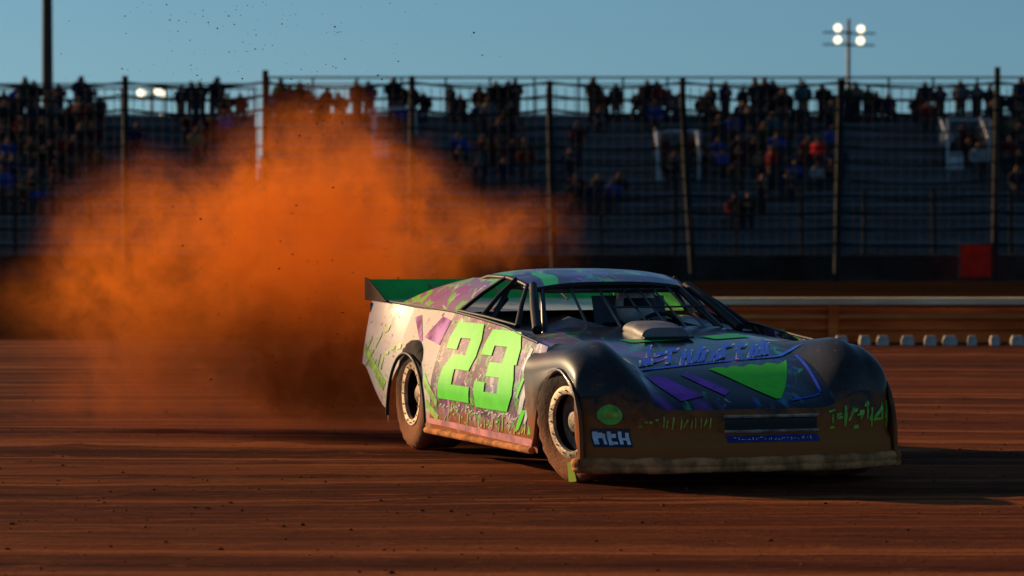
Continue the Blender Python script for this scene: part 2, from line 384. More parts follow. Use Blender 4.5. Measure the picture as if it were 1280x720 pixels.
# decks, bulkheads
MB().sheet(lambda a,k:(lerp(-2.45,-.85,a),lerp(-1,1,k)*lerp(.89,.79,a),lerp(.958,.912,a)+.01*(1-(2*k-1)**2)),0,1,8,0,1,10).build('rear_deck',m_quarter,car,True)
MB().box((-2.44,0,.72),(.02,1.82,.44)).build('rear_panel',m_trim,car)
b=MB(); b.box((-.1,0,.19),(3.9,1.16,.06)); b.box((-.9,0,.55),(.02,1.5,.66)); b.box((.52,0,.5),(.02,1.5,.56)); b.box((1.15,0,.42),(.02,1.7,.5)); b.build('floor_pan',m_pan,car)
MB().sheet(lambda a,k:(lerp(-.85,.36,a),lerp(-.775,-.06,k),lerp(.89,.815,a)-.06*math.sin(k*PI)),0,1,8,0,1,8).build('interior_deck',m_inner,car,True)
MB().sheet(lambda a,k:(lerp(-.85,.36,a),lerp(.56,.775,k),lerp(.89,.815,a)),0,1,8,0,1,4).build('interior_deck',m_inner,car,True)
b=MB(); b.box((.33,.2,.74),(.03,1.0,.17)); b.build('dashboard',m_trim,car)
# spoiler
b=MB(); b.sheet(lambda a,k:(lerp(-2.44,-2.60,k),lerp(-.89,.89,a),lerp(.955,1.10,k)),0,1,12,0,1,3); b.build('spoiler',m_greenin,car)
for s in(-1,1):
    b=MB(); b.add([(-2.61,s*.895,.955),(-2.61,s*.895,1.115),(-2.50,s*.895,1.10),(-2.12,s*.885,.955)],[(0,1,2,3)]); b.add([(-2.61,s*.901,.955),(-2.61,s*.901,1.115),(-2.50,s*.901,1.10),(-2.12,s*.891,.955)],[(0,1,2,3)])
    b.build('spoiler_side',m_greenin if s>0 else m_trim,car)
for v in(-.45,0,.45):
    MB().tube([(-2.2,v,.96),(-2.54,v,1.06)],.008,6).build('spoiler_brace',m_tube,car,True)
# cage, bars, seat, wheel
b=MB()
b.tube([(-.72,-.62,.3),(-.72,-.6,.85),(-.70,-.48,1.08),(-.70,.48,1.08),(-.72,.6,.85),(-.72,.62,.3)],.022)
b.tube([(.38,-.62,.3),(.34,-.6,.8),(-.12,-.46,1.07),(-.12,.46,1.07),(.34,.6,.8),(.38,.62,.3)],.022)
for s in(-1,1): b.tube([(-.70,s*.46,1.08),(-.12,s*.44,1.07)],.02); b.tube([(-.72,s*.5,1.0),(-1.7,s*.42,.7)],.02)
b.tube([(-.72,-.55,.4),(-.71,.45,1.05)],.018)
b.build('roll_cage',m_tube,car,True)
for v in(-.28,-.1,.06,.16,.26,.36,.46):
    MB().tube([(.40,v*1.2,.845),(-.13,v,1.105)],.007 if v>0 else .010,6).build('windshield_bar',m_tube,car,True)
MB().tube([(.17,-.1,.965),(.17,.52,.965)],.007,6).build('windshield_bar',m_tube,car,True)
b=MB()
b.sheet(lambda a,k:(lerp(-.42,-.66,k)+(.10*(2*a-1)**2),.28+lerp(-.25,.25,a),lerp(.38,1.02,k)),0,1,12,0,1,10)
b.sheet(lambda a,k:(lerp(-.42,.05,k),.28+lerp(-.24,.24,a),.38+.07*(2*a-1)**2),0,1,8,0,1,6)
b.build('racing_seat',m_inner,car,True)
b=MB(); b.tube([(-.02+.06*math.sin(th),.28+.17*math.cos(th),.76+.16*math.sin(th)) for th in[2*PI*i/24 for i in range(24)]],.014,8,True); b.tube([(-.02,.28,.76),(.3,.28,.7)],.014); b.tube([(-.02,.12,.76),(-.02,.44,.76)],.01); b.build('steering_wheel',m_trim,car,True)
# hood scoop
def scoop(a,th):
    u=lerp(.52,.92,a); wd=.16*pw([(0,.75),(.15,.95),(.7,1),(1,.96)],a); ht=.095*pw([(0,.45),(.2,.85),(.6,1),(1,.9)],a)
    hz=pw([(.4,.85),(.8,.805),(1.1,.765)],u)
    c_,s_=math.cos(th),math.sin(th); e=.55
    return (u,-.03+wd*math.copysign(abs(c_)**e,c_),hz-.015+ht*abs(s_)**e)
b=MB(); b.sheet(scoop,0,1,14,0,PI,26); b.add([scoop(1,PI*i/26) for i in range(27)],[tuple(range(27))])
so_=b.build('hood_scoop',mat('scoop_grey',(.15,.14,.15),.5,0,.4,6),car,True)
b=MB(); b.box((.955,-.03,.80),(.06,.32,.012)); b.build('scoop_lip',m_trim,so_)
# wheels
def wheel(u,v,rad,wd,steer,tilt=0):
    s=-1 if v<0 else 1; h=wd/2
    b=MB(); b.lathe([(r,s*y) for r,y in[(.195,-h*.8),(.185,-h*.7),(.175,h*.35),(.13,h*.2),(.105,h*.28),(.065,h*.32),(.06,h*.62),(.035,h*.7),(.001,h*.7)]],40)
    o=b.build('wheel',m_rim,car,True); o.location=(u,v,rad); o.rotation_euler=(tilt,0,steer)
    prof=[(.195,-h*.82),(.24,-h*.97),(.30,-h),(rad-.018,-h*.93),(rad-.002,-h*.80),(rad,-h*.42),(rad,-h*.36),(rad,0),(rad,h*.06),(rad,h*.42),(rad,h*.48),(rad-.002,h*.80),(rad-.018,h*.93),(.30,h),(.24,h*.97),(.195,h*.82)]
    def fn(i,k,r):
        if i in(6,7): return r-.012 if (k//2)%2 else r
        if i in(3,12): return r-(.012 if (k//2)%2 else 0)
        return r
    b=MB(); b.lathe(prof,96,(0,0,0),fn); b.build('tyre',m_tyre,o,True)
    b=MB(); b.lathe([(.164,s*h*.76),(.168,s*h*.90),(.205,s*h*.93),(.216,s*h*.86)],48)
    for k in range(16):
        th=2*PI*k/16; b.lathe([(.001,s*h*.97),(.005,s*h*.97),(.006,s*h*.90)],6,(.188*math.cos(th),0,.188*math.sin(th)))
    b.build('bead_ring',m_ring,o,True)
    for k in range(5):
        th=2*PI*k/5+.3; b=MB(); b.lathe([(.001,s*h*.52),(.012,s*h*.52),(.013,s*h*.25)],6,(.088*math.cos(th),0,.088*math.sin(th)))
        b.build('lug_nut',m_tube,o,True)
    return o
wf=wheel(1.64,-.80,.35,.27,R(13),R(4))
b=MB()
for k in range(5):
    th0=-1.60+k*.05; th1=th0+.05
    b.add([(r*math.cos(th),y,r*math.sin(th)) for r,y,th in((.225,-.140,th0),(.340,-.137,th0),(.340,-.137,th1),(.225,-.140,th1))],[(0,1,2,3)])
b.build('tyre_stripe',m_green,wf)
wheel(1.64,.80,.35,.27,R(13)); wheel(-1.375,-.79,.36,.33,0); wheel(-1.375,.79,.36,.33,0)
# decals
REF=Vector((.3,0,.35))
def decal(name,Fn,quads,m,off=.004,n=5,parent=car,jit=0):
    b=MB()
    def P(a,b_):
        p=Vector(Fn(a,b_)); e=.004
        du=Vector(Fn(a+e,b_))-p; dv=Vector(Fn(a,b_+e*3))-p; nn=du.cross(dv)
        if nn.length<1e-9: return p,Vector((0,0,1))
        nn.normalize()
        if nn.dot(p-REF)<0: nn=-nn
        return p,nn
    for qi,q in enumerate(quads):
        def S(x,y):
            a=lerp(lerp(q[0][0],q[1][0],x),lerp(q[3][0],q[2][0],x),y); c=lerp(lerp(q[0][1],q[1][1],x),lerp(q[3][1],q[2][1],x),y)
            p,nn=P(a,c); return p+nn*(off+jit*qi)
        b.sheet(S,0,1,n,0,1,n)
    return b.build(name,m,parent,True)
def each(name,Fn,quads,m,off=.004,n=8):
    for q in quads: decal(name,Fn,[q],m,off,n)
def grown(q,g):
    cx=sum(p[0] for p in q)/4; cy=sum(p[1] for p in q)/4
    return [(p[0]+math.copysign(g,p[0]-cx),p[1]+math.copysign(g,p[1]-cy)) for p in q]
def place(qs,x0,y0,sx,sy,skew=0,grow=0):
    return [[(x0+sx*px+skew*py,y0+sy*py) for px,py in (grown(q,grow) if grow else q)] for q in qs]
def RQ(a,b_,c,d): return [(a,b_),(c,b_),(c,d),(a,d)]
TWO=[[(0,.80),(1,.80),(.88,1),(.08,1)],RQ(0,.65,.32,.80),RQ(.64,.59,1,.80),[(.06,.40),(.88,.40),(1,.59),(.28,.59)],[(0,.20),(.40,.20),(.42,.40),(.06,.40)],RQ(0,0,1,.20)]
THREE=[[(0,.80),(1,.80),(.88,1),(.08,1)],RQ(0,.67,.30,.80),RQ(.64,.59,1,.80),[(.30,.41),(1,.41),(.94,.59),(.30,.59)],RQ(.64,.21,1,.41),RQ(0,.21,.30,.33),[(.08,0),(.88,0),(1,.21),(0,.21)]]
sd_=lambda u,z:side(u,z,-1)
sdl=lambda u,z:side(u,z,1)
q2=(-.67,.37,.64,.485); q3=(.07,.355,.73,.475)
decal('door_number',sd_,place(TWO,*q2,-.05),m_green,.0065); decal('door_number',sd_,place(THREE,*q3,-.05),m_green,.0065)
decal('door_number',sdl,place(TWO,.70,.40,-.56,.43),m_green,.0065); decal('door_number',sdl,place(THREE,.05,.385,-.56,.44),m_green,.0065)
BLD=[[(0,0),(.30,0),(.62,1),(.34,1)],[(.0,.1),(.2,0),(1,.55),(.9,.75)],[(.55,0),(.85,.05),(1,.9),(.8,1)],[(.1,.7),(.9,.78),(1,1),(.2,.95)],[(.2,0),(.95,.05),(.9,.22),(.3,.2)],[(.1,.4),(.8,.44),(.8,.58),(.15,.56)]]
def worn(x0,y0,wd,ht,n,seed=1):
    rnd=random.Random(seed); out=[]; cw=wd/n
    for i in range(n):
        out+=place([rnd.choice(BLD)],x0+i*cw+rnd.uniform(-.1,.1)*cw,y0+ht*rnd.uniform(-.12,.12),cw*rnd.uniform(.7,1.1),ht*rnd.uniform(.6,1.05))
    return out
decal('quarter_lettering',sd_,worn(-2.40,.62,.72,.20,7,3)+worn(-2.36,.50,.40,.10,5,4),m_lime,.004,5,car,.00008)
each('quarter_stripe',sd_,[[(-2.42,.60),(-1.92,.36),(-1.86,.42),(-2.42,.66)],[(-1.0,.45),(-.70,.30),(-.69,.36),(-1.0,.52)],[(-.92,.30),(-.70,.22),(-.66,.26),(-.92,.35)]],m_lime,.003,8)
each('quarter_stripe',sd_,[[(-1.25,.74),(-.86,.70),(-.84,.86),(-1.05,.88)],[(-1.62,.86),(-1.30,.70),(-1.27,.72),(-1.5,.88)]],m_purple,.003,8)
decal('door_lettering',sd_,worn(-.55,.235,1.75,.085,30,8),m_lime,.004,3,car,.00004)
decal('door_script',sd_,worn(-.58,.31,1.5,.04,24,18),m_white,.0035,3,car,.00004)
decal('door_stripe',sd_,[[(-.9,.20),(1.2,.17),(1.2,.215),(-.9,.235)]],mat('pink_stripe',(.55,.16,.20),.5,0,.4,6),.003,12)
each('door_slash',sd_,[[(.90,.35),(.97,.35),(1.15,.68),(1.05,.68)],[(1.01,.30),(1.05,.30),(1.19,.55),(1.14,.58)],[(.88,.62),(.92,.60),(1.0,.74),(.94,.75)]],m_white,.004)
each('door_slash',sd_,[[(.84,.24),(.92,.26),(1.05,.38),(.97,.38)],[(1.08,.24),(1.12,.24),(1.20,.46),(1.16,.46)],[(.86,.45),(.89,.44),(.97,.56),(.93,.58)]],m_green,.0045)
# hood graphics : a=v, b=t
HB=[(-.46,4.0),(.60,3.15),(.64,1.85),(-.38,2.45)]
def hbm(x,y):
    return (lerp(lerp(HB[0][0],HB[1][0],x),lerp(HB[3][0],HB[2][0],x),y),lerp(lerp(HB[0][1],HB[1][1],x),lerp(HB[3][1],HB[2][1],x),y))
rnd=random.Random(21); lets=[];outl=[]
xx=-.01
LT=[[[(0,0),(.34,0),(.66,1),(.34,1)],[(.30,.66),(.95,.80),(1.25,1.05),(.60,.96)]],[[(0,0),(.30,0),(.60,1),(.30,1)],[(.50,0),(.82,0),(1.14,.95),(.84,.95)],[(.38,.40),(.62,.40),(.70,.60),(.46,.60)]],[[(-.05,.0),(.85,.04),(.95,.28),(.06,.24)],[(.58,.34),(.88,.34),(1.10,1.0),(.80,.95)]],[[(0,0),(.32,0),(1.0,1),(.66,1)],[(.45,0),(.80,0),(1.16,.7),(.84,.7)]],[[(0,.1),(.9,.32),(1.05,.55),(.1,.30)],[(.2,.55),(1.0,.72),(1.15,1.0),(.3,.8)]]]
for i in range(10):
    wd=.084+rnd.uniform(-.014,.016); hh=1.0 if i in(0,9) else rnd.uniform(.52,.82); y0=.13+rnd.uniform(-.07,.07)
    for q in LT[rnd.randint(0,4)]:
        qq=[(xx+p[0]*wd+.085*p[1]*hh,y0+p[1]*hh) for p in q]
        lets.append([hbm(*p) for p in qq]); outl.append([hbm(*p) for p in grown(qq,.013)])
    xx+=wd+.004
swo=[[(-.03,.0),(.55,.02),(.60,.085),(.0,.06)],[(.60,.025),(1.05,-.03),(1.0,.085),(.62,.08)]]
decal('hood_swoosh',fr,[[hbm(*p) for p in q] for q in swo],m_bblue,.0045,6,car,.0001)
decal('hood_lettering_outline',fr,outl,m_white,.0045,4,car,.00005)
decal('hood_lettering',fr,lets,m_bblue,.0085,4,car,.00003)
em=[]
tip=(.225,5.75)
tops=[(-.06,3.98),(.0,3.88),(.06,3.94),(.11,3.80),(.17,3.88),(.23,3.72),(.29,3.82),(.35,3.64),(.41,3.74),(.49,3.50)]
for (a,b2),(c,d) in zip(tops,tops[1:]):
    k=.94; em.append([(a,b2),(c,d),(lerp(c,tip[0],k),lerp(d,tip[1],k)),(lerp(a,tip[0],k),lerp(b2,tip[1],k))])
decal('hood_emblem',fr,em,m_green,.005,8)
each('hood_streak',fr,[[(-.50,4.3),(-.40,4.25),(-.22,5.4),(-.38,5.7)],[(-.27,4.25),(-.20,4.2),(-.04,5.1),(-.09,5.4)]],m_purple,.0045,8)
each('hood_streak',fr,[[(-.34,1.5),(.0,1.3),(.12,1.55),(-.30,1.85)],[(.20,1.2),(.5,.9),(.54,1.3),(.28,1.55)]],m_greenin,.0045,8)
decal('hood_pinstripe',fr,[[(.50,5.4),(.515,5.4),(.56,3.5),(.545,3.5)],[(.30,5.7),(.50,5.4),(.50,5.48),(.30,5.8)]],m_blue,.0045,8)
# nose graphics
decal('nose_lettering',fr,worn(-.66,7.55,.44,-.70,14,5),m_yel,.004,4,car,.00005)
gr=decal('grille_opening',fr,[[(-.15,7.75),(.42,7.75),(.42,6.95),(-.15,6.95)]],m_trim,.004,10)
for tt in(6.9,7.8):
    lp=[fr(lerp(-.16,.43,i/14),tt) for i in range(15)]
    MB().tube([(p[0]+.012,p[1],p[2]+.002) for p in lp],.010,6).build('grille_frame',m_rim,gr,True)
decal('nose_banner',fr,[[(-.15,8.75),(.42,8.75),(.42,8.05),(-.15,8.05)]],mat('banner_blue',(.02,.03,.20),.5,0,.3,6,dirt=(-.2,.1,.4,.6)),.004,10)
decal('nose_banner_lettering',fr,worn(-.11,8.58,.49,-.34,24,9),m_white,.0065,3,car,.00003)
decal('nose_camouflage',fr,worn(.49,7.75,.46,-1.15,8,6)+worn(.50,7.4,.44,-.9,10,16),m_lime,.004,4,car,.00005)
decal('nose_lettering',fr,worn(.50,7.35,.44,-.8,9,41),m_badge,.0065,4,car,.00005)
decal('corner_panel',fr,[[(-.885,9.0),(-.70,9.0),(-.70,7.6),(-.885,7.6)]],mat('panel_dark',(.015,.018,.03),.4,0,.3,8),.004,8)
decal('corner_lettering',fr,[[(-.885+.185*x,lerp(8.95,7.68,y)) for x,y in q] for q in [RQ(.03,.1,.13,.95),RQ(.13,.6,.24,.9),RQ(.22,.1,.31,.85),RQ(.36,.05,.46,.95),RQ(.46,.1,.60,.3),RQ(.46,.62,.60,.85),RQ(.66,.1,.76,.95),RQ(.76,.42,.86,.62),RQ(.86,.08,.96,.9)]],m_white,.0065,4,car,.00005)
bq=[]
for k in range(16):
    a0,a1=2*PI*k/16,2*PI*(k+1)/16; c0=(-.80,7.05); f=lambda a,r:(c0[0]+.062*r*math.cos(a),c0[1]+.40*r*math.sin(a))
    bq.append([f(a0,.02),f(a0,1),f(a1,1),f(a1,.02)])
bd=decal('corner_badge',fr,bq,m_badge,.004,3)
decal('badge_mark',fr,[[(-.835,7.15),(-.765,7.15),(-.765,6.95),(-.835,6.95)]],m_yel,.007,4,bd)

# ------------------------------------------------------------------ people (skinned skeletons, baked)
def skin_body(J,E,kinds):
    names=list(J); me=bpy.data.meshes.new('sk'); me.from_pydata([J[n][0] for n in names],[(names.index(a),names.index(b_)) for a,b_ in E],[])
    o=bpy.data.objects.new('sk',me); C.objects.link(o)
    md=o.modifiers.new('skin','SKIN'); md.use_smooth_shade=True; md.branch_smoothing=.4
    sv=me.skin_vertices[0].data
    for i,n in enumerate(names): sv[i].radius=(J[n][1],J[n][1]*J[n][2] if len(J[n])>2 else J[n][1]); sv[i].use_root=(i==0)
    o.modifiers.new('sub','SUBSURF').levels=1
    bpy.context.view_layer.update(); dg=bpy.context.evaluated_depsgraph_get()
    out=bpy.data.meshes.new_from_object(o.evaluated_get(dg)); bpy.data.objects.remove(o)
    out.materials.clear()
    for m in(m_shirt,m_pants,m_skin,m_hair): out.materials.append(m)
    jl=[(Vector(J[n][0]),n) for n in names]
    hd=Vector(J['head'][0])
    for p in out.polygons:
        p.use_smooth=True
        c=p.center; n=min(jl,key=lambda q:(q[0]-c).length)[1]
        k=kinds(n)
        if k==2 and n in('head','crown') and (c.z>hd.z+.06 or c.y>hd.y+.02): k=3
        p.material_index=k
    return out
def kinds(n):
    if n in('head','crown','neck','nose') or n.startswith('hand'): return 2
    if n[:4] in('hip_','knee','ankl','toe_','pelv'): return 1
    return 0
E=[('pelvis','spine'),('spine','chest'),('chest','neck'),('neck','head'),('head','crown'),('head','nose')]
for s in 'lr': E+=[('chest','sh_'+s),('sh_'+s,'el_'+s),('el_'+s,'wrist_'+s),('wrist_'+s,'hand_'+s),('pelvis','hip_'+s),('hip_'+s,'knee_'+s),('knee_'+s,'ankle_'+s),('ankle_'+s,'toe_'+s)]
def body(sit,arms,turn=0,lean=0,fat=1.0,sway=0):
    fat*=1.10
    pz=.55 if sit else .95; py=.20 if sit else 0
    def sp_(dz,x=0,dy=0): 
        return (x+sway*dz,py+dy-lean*dz,pz+dz*math.cos(lean*.8))
    J={'pelvis':(sp_(0),.18*fat),'spine':(sp_(.2),.19*fat),'chest':(sp_(.40),.20*fat),'neck':(sp_(.55),.075),
       'head':(sp_(.655,0,-.02),.102),'crown':(sp_(.75,turn*.02,0),.105),'nose':(sp_(.66,turn,-.125),.024)}
    for s,x in(('l',-1),('r',1)):
        a=arms[0 if x<0 else 1]
        J['sh_'+s]=(sp_(.43,.20*x),.095*fat)
        if a=='down': el,wr,ha=sp_(.17,.235*x,.03),sp_(-.06,.215*x,-.06),sp_(-.15,.20*x,-.09)
        elif a=='lap': el,wr,ha=sp_(.17,.24*x,.0),sp_(.08,.15*x,-.24),sp_(.07,.09*x,-.31)
        elif a=='cross': el,wr,ha=sp_(.20,.245*x,-.03),sp_(.25,.05*x,-.25),sp_(.28,-.06*x,-.25)
        elif a=='face': el,wr,ha=sp_(.22,.27*x,-.14),sp_(.48,.15*x,-.25),sp_(.58,.10*x,-.20)
        elif a=='up': el,wr,ha=sp_(.60,.30*x,-.08),sp_(.82,.22*x,-.10),sp_(.92,.20*x,-.12)
        elif a=='pocket': el,wr,ha=sp_(.18,.28*x,.06),sp_(.0,.22*x,-.05),sp_(-.06,.17*x,-.08)
        J['el_'+s]=(el,.074*fat);J['wrist_'+s]=(wr,.054);J['hand_'+s]=(ha,.042)
        if sit:
            J['hip_'+s]=((.10*x,py-.05,pz-.01),.125);J['knee_'+s]=((.13*x,-.24,.53),.095);J['ankle_'+s]=((.11*x,-.22,.09),.065);J['toe_'+s]=((.12*x,-.36,.05),.05)
        else:
            J['hip_'+s]=((.09*x+sway*.02,0,.88),.135);J['knee_'+s]=((.10*x,-.02,.49),.095);J['ankle_'+s]=((.10*x,.02,.09),.065);J['toe_'+s]=((.11*x,-.12,.05),.05)
    return skin_body(J,E,kinds)
STAND=[body(False,('down','down')),body(False,('pocket','down'),.02,0,1.12,.04),body(False,('cross','cross'),-.02,0,1.05),body(False,('down','face'),.01,.05,1.0,-.05),body(False,('lap','lap'),-.03,.1,1.18),body(False,('pocket','pocket'),.03,0,1.08),body(False,('cross','down'),.03,.06,.95,.06)]
SIT=[body(True,('lap','lap')),body(True,('lap','lap'),.03,.28,1.1),body(True,('cross','cross'),-.02,.08,1.05,.06),body(True,('face','lap'),0,.12),body(True,('lap','lap'),-.03,.45,1.1,-.06)]

COL=[('black',(.008,.008,.010)),('charcoal',(.022,.022,.026)),('navy',(.010,.014,.055)),('dark red',(.16,.010,.008)),('maroon',(.06,.008,.016)),('grey',(.09,.09,.095)),('dark green',(.010,.045,.016)),('brown',(.06,.03,.014)),('blue',(.02,.055,.26)),('tan',(.20,.125,.06)),('pale grey',(.28,.28,.29)),('orange',(.40,.09,.015)),('teal',(.014,.09,.10)),('bright red',(.60,.02,.02))]
WT=[15,11,10,7,8,6,4,6,7,4,3,2.5,3,2.5]; WTD=[22,14,9,1.5,4,1,3,5,2,0,0,0,1,0]
ORD=['first','second','third','fourth','fifth','sixth','seventh','eighth','ninth','tenth','eleventh','twelfth','thirteenth','fourteenth','fifteenth','sixteenth','seventeenth','eighteenth','nineteenth']
TENS={2:'twent',3:'thirt',4:'fort',5:'fift',6:'sixt',7:'sevent',8:'eight'}
def ordw(n):
    if n<20: return ORD[n-1]
    a,b_=divmod(n,10); return TENS[a]+('ieth' if b_==0 else 'y-'+ORD[b_-1])
Y0,RD=112.0,1.05
def rowY(i): return Y0+RD*i
def rowZ(i): return .40+.42*i
places={}
def putp(stand,row,px,pose,md=.42):
    Y=rowY(row); x=(px-640)*Y/F_PX
    L=places.setdefault((stand,row),[])
    if any(abs(x-q[0])<md for q in L): return
    L.append((x,pose))
def group_(stand,row,pxs,sitf=.34):
    for p in pxs: putp(stand,row,p+random.uniform(-2,2),'sit' if random.random()<sitf else 'stand',.27)
group_('left',11,[8,22,31,44,52,74,84,101,112,126],.4)
group_('left',10,[10,26,48,66,90,104,118],.8)
group_('left',11,[228,240,250,272,284,300])
group_('right',11,[341,352,362,374,386,399,408,424,434,446,462])
group_('right',11,[493,503,517,528,566,575,584,600,610,619,634,643])
group_('right',11,[742,751,760,768,779,799,810,820,830,838,848])
group_('right',11,[876,887,896,906,928,937,946,955,968,982,991,1003,1030,1039,1048,1058,1068,1085,1094,1104,1113])
group_('right',11,[1145,1154,1164,1174,1183,1201,1210,1219,1238,1248,1257,1268,1278])
group_('right',10,[930,941,955,1003,1040,820,829,600,610,752,1160,1240,1275,635,500],.97)
group_('left',9,[236,262,280],.9)
def cluster(stand,a,b_,rows,n):
    for i in range(n): putp(stand,random.choice(rows),random.uniform(a,b_),'sit' if random.random()<.9 else 'stand')
cluster('left',0,132,[6,7,8,9],46); cluster('left',0,80,[3,4,5],12); cluster('left',140,290,[7,8,9],6)
cluster('right',572,658,[5,6,7],22);cluster('right',600,655,[8,9],8);cluster('right',700,790,[3,4],12);cluster('right',698,725,[6,7],4)
cluster('right',885,1035,[5,6,7],28);cluster('right',890,985,[8,9,10],18);cluster('right',825,880,[5,6,7,8],13)
cluster('right',915,1010,[2,3,4],11);cluster('right',1185,1245,[6,7,8],14);cluster('right',1245,1282,[4,5,6,7,8,9],14);cluster('right',1010,1060,[5,6,7,8],10)
np_=0
for (stand,row),L in sorted(places.items()):
    L.sort()
    for k,(x,pose) in enumerate(L):
        me=random.choice(STAND if pose=='stand' else SIT)
        o=bpy.data.objects.new('person',me); C.objects.link(o)
        cn,cc=random.choices(COL,WTD if row>9 else WT)[0]; o.color=(*cc,1)
        o.location=(x,rowY(row)+random.uniform(-.10,.06),rowZ(row)+.005); sc=random.uniform(.82,1.06); o.scale=(sc*1.10,sc*1.10,sc); o.rotation_euler=(0,0,R(random.uniform(-55,55) if pose=='stand' else random.uniform(-16,16)))
        tag(o,f"{'standing' if pose=='stand' else 'seated'} person in {cn} top, {ordw(k+1)} from left in {ordw(row+1)} row up, {stand} grandstand",'person','spectators in the grandstands'); np_+=1
print('people',np_)
# driver
J={'pelvis':((-.38,.28,.46),.15),'spine':((-.44,.28,.62),.13),'chest':((-.48,.28,.78),.15),'neck':((-.46,.28,.89),.06),'head':((-.43,.28,.96),.09),'crown':((-.43,.28,1.02),.085),'nose':((-.34,.28,.95),.02)}
for s,x in(('l',-1),('r',1)):
    y=.28+.19*x
    J['sh_'+s]=((-.46,y,.81),.065);J['el_'+s]=((-.28,.28+.24*x,.68),.046);J['wrist_'+s]=((-.08,.28+.18*x,.76),.034);J['hand_'+s]=((-.03,.28+.17*x,.78),.04)
    J['hip_'+s]=((-.32,.28+.1*x,.47),.09);J['knee_'+s]=((.05,.28+.13*x,.56),.066);J['ankle_'+s]=((.40,.28+.1*x,.32),.05);J['toe_'+s]=((.44,.28+.1*x,.40),.04)
dm=skin_body(J,E,lambda n:0)
dr=bpy.data.objects.new('person',dm); C.objects.link(dr); dr.location=car.location; dr.rotation_euler=car.rotation_euler; dr.color=(.03,.03,.05,1)
tag(dr,'person in dark race suit and pale helmet seated inside the race car','person')
hm=MB()
for i in range(13):
    th=PI*i/12
    for k in range(20):
        ph=2*PI*k/20; hm.v.append((-.42+.145*math.sin(th)*math.cos(ph),.28+.128*math.sin(th)*math.sin(ph),.965+.14*math.cos(th)))
for i in range(12):
    for k in range(20): hm.f.append((i*20+k,i*20+(k+1)%20,(i+1)*20+(k+1)%20,(i+1)*20+k))
h=hm.build('helmet',m_white,dr,True)
vs=MB(); vs.sheet(lambda a,k:(-.42+.149*math.cos(a)*math.cos(k),.28+.132*math.sin(a)*math.cos(k),.965+.144*math.sin(k)),-1.0,1.0,12,-.12,.32,5); vs.build('visor',m_trim,h,True)

# ------------------------------------------------------------------ grandstands
def grandstand(name,x0,x1,rows,label,rail_h):
    g=empty(name,((x0+x1)/2,Y0,0)); tag(g,label,'grandstand'); ox=(x0+x1)/2; W=x1-x0
    def lb(mb,nm,m): 
        mb.v=[(v[0]-ox,v[1]-Y0,v[2]) for v in mb.v]; return mb.build(nm,m,g)
    for i in range(rows):
        y,z=rowY(i),rowZ(i)
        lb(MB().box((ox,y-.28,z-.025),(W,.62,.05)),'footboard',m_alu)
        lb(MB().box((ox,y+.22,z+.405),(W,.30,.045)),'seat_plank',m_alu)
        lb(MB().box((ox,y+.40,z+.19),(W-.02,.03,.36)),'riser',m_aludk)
    for k in range(int(W/2.4)+1):
        x=x0+.1+k*2.4
        if x>x1: break
        b=MB(); b.tube([(x,Y0-.2,0),(x,Y0-.2,.33)],.05,6); b.tube([(x,rowY(rows-1)+.55,0),(x,rowY(rows-1)+.55,rowZ(rows-1)+.4)],.05,6); b.tube([(x,Y0,.25),(x,rowY(rows-1)+.45,rowZ(rows-1)-.1)],.05,6)
        lb(b,'support_frame',m_steel)
    yb=rowY(rows-1)+.62; zt=rowZ(rows-1)
    b=MB()
    for hh in(.35,.95,1.5,rail_h): b.tube([(x0,yb,zt+hh),(x1,yb,zt+hh)],.030 if hh<rail_h else .042,6)
    lb(b,'back_rail',m_dark)
    x=x0
    while x<=x1:
        lb(MB().tube([(x,yb,zt-.3),(x,yb,zt+rail_h+.02)],.045,6),'rail_post',m_dark); x+=1.62
    b=MB()
    for hh in(.75,1.15): b.tube([(x0,Y0-.62,hh),(x1,Y0-.62,hh)],.025,6)
    lb(b,'front_rail',m_steel)
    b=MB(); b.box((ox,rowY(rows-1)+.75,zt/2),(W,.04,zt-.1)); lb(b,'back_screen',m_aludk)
    return g
grandstand('grandstand',-24,-9.35,12,'left bleacher grandstand beyond the dust, with lower back railing',1.35)
grandstand('grandstand',-8.9,24,12,'long right bleacher grandstand with tall railing along its top row',1.75)
for nm,px,i0,lab in(('stair_gate',848,6,'pale upright stair gate frame on the bleachers above the car roof'),('stair_gate',1210,7,'pale upright stair gate frame on the bleachers near the right edge'),('stair_gate',492,8,'pale upright stair gate frame on the bleachers half hidden by dust')):
    y0=rowY(i0)-.62; x=(px-640)*y0/F_PX; g=empty(nm,(x,y0,rowZ(i0))); tag(g,lab,'gate')
    for s in(-.72,.72):
        b=MB(); b.tube([(s,0,-.42),(s,0,1.75)],.055,6); b.build('post',m_signw,g,True)
        b=MB(); b.tube([(s,0,1.0),(s,2*RD,1.84),(s,2*RD,.82)],.035,6); b.build('handrail',m_signw,g,True)
    MB().tube([(-.72,0,1.72),(.72,0,1.72)],.045,6).build('top_bar',m_signw,g,True)
    MB().tube([(-.72,0,.55),(-.2,0,.55)],.035,6).build('side_bar',m_signw,g,True)
    b=MB()
    for k in range(4): b.box((0,k*RD/2-.1,k*.21-.02),(1.2,.5,.04))
    b.build('stair_tread',m_alu,g)
    MB().box((-.45,-.05,.18),(.55,.04,.55)).build('panel',m_signw,g)
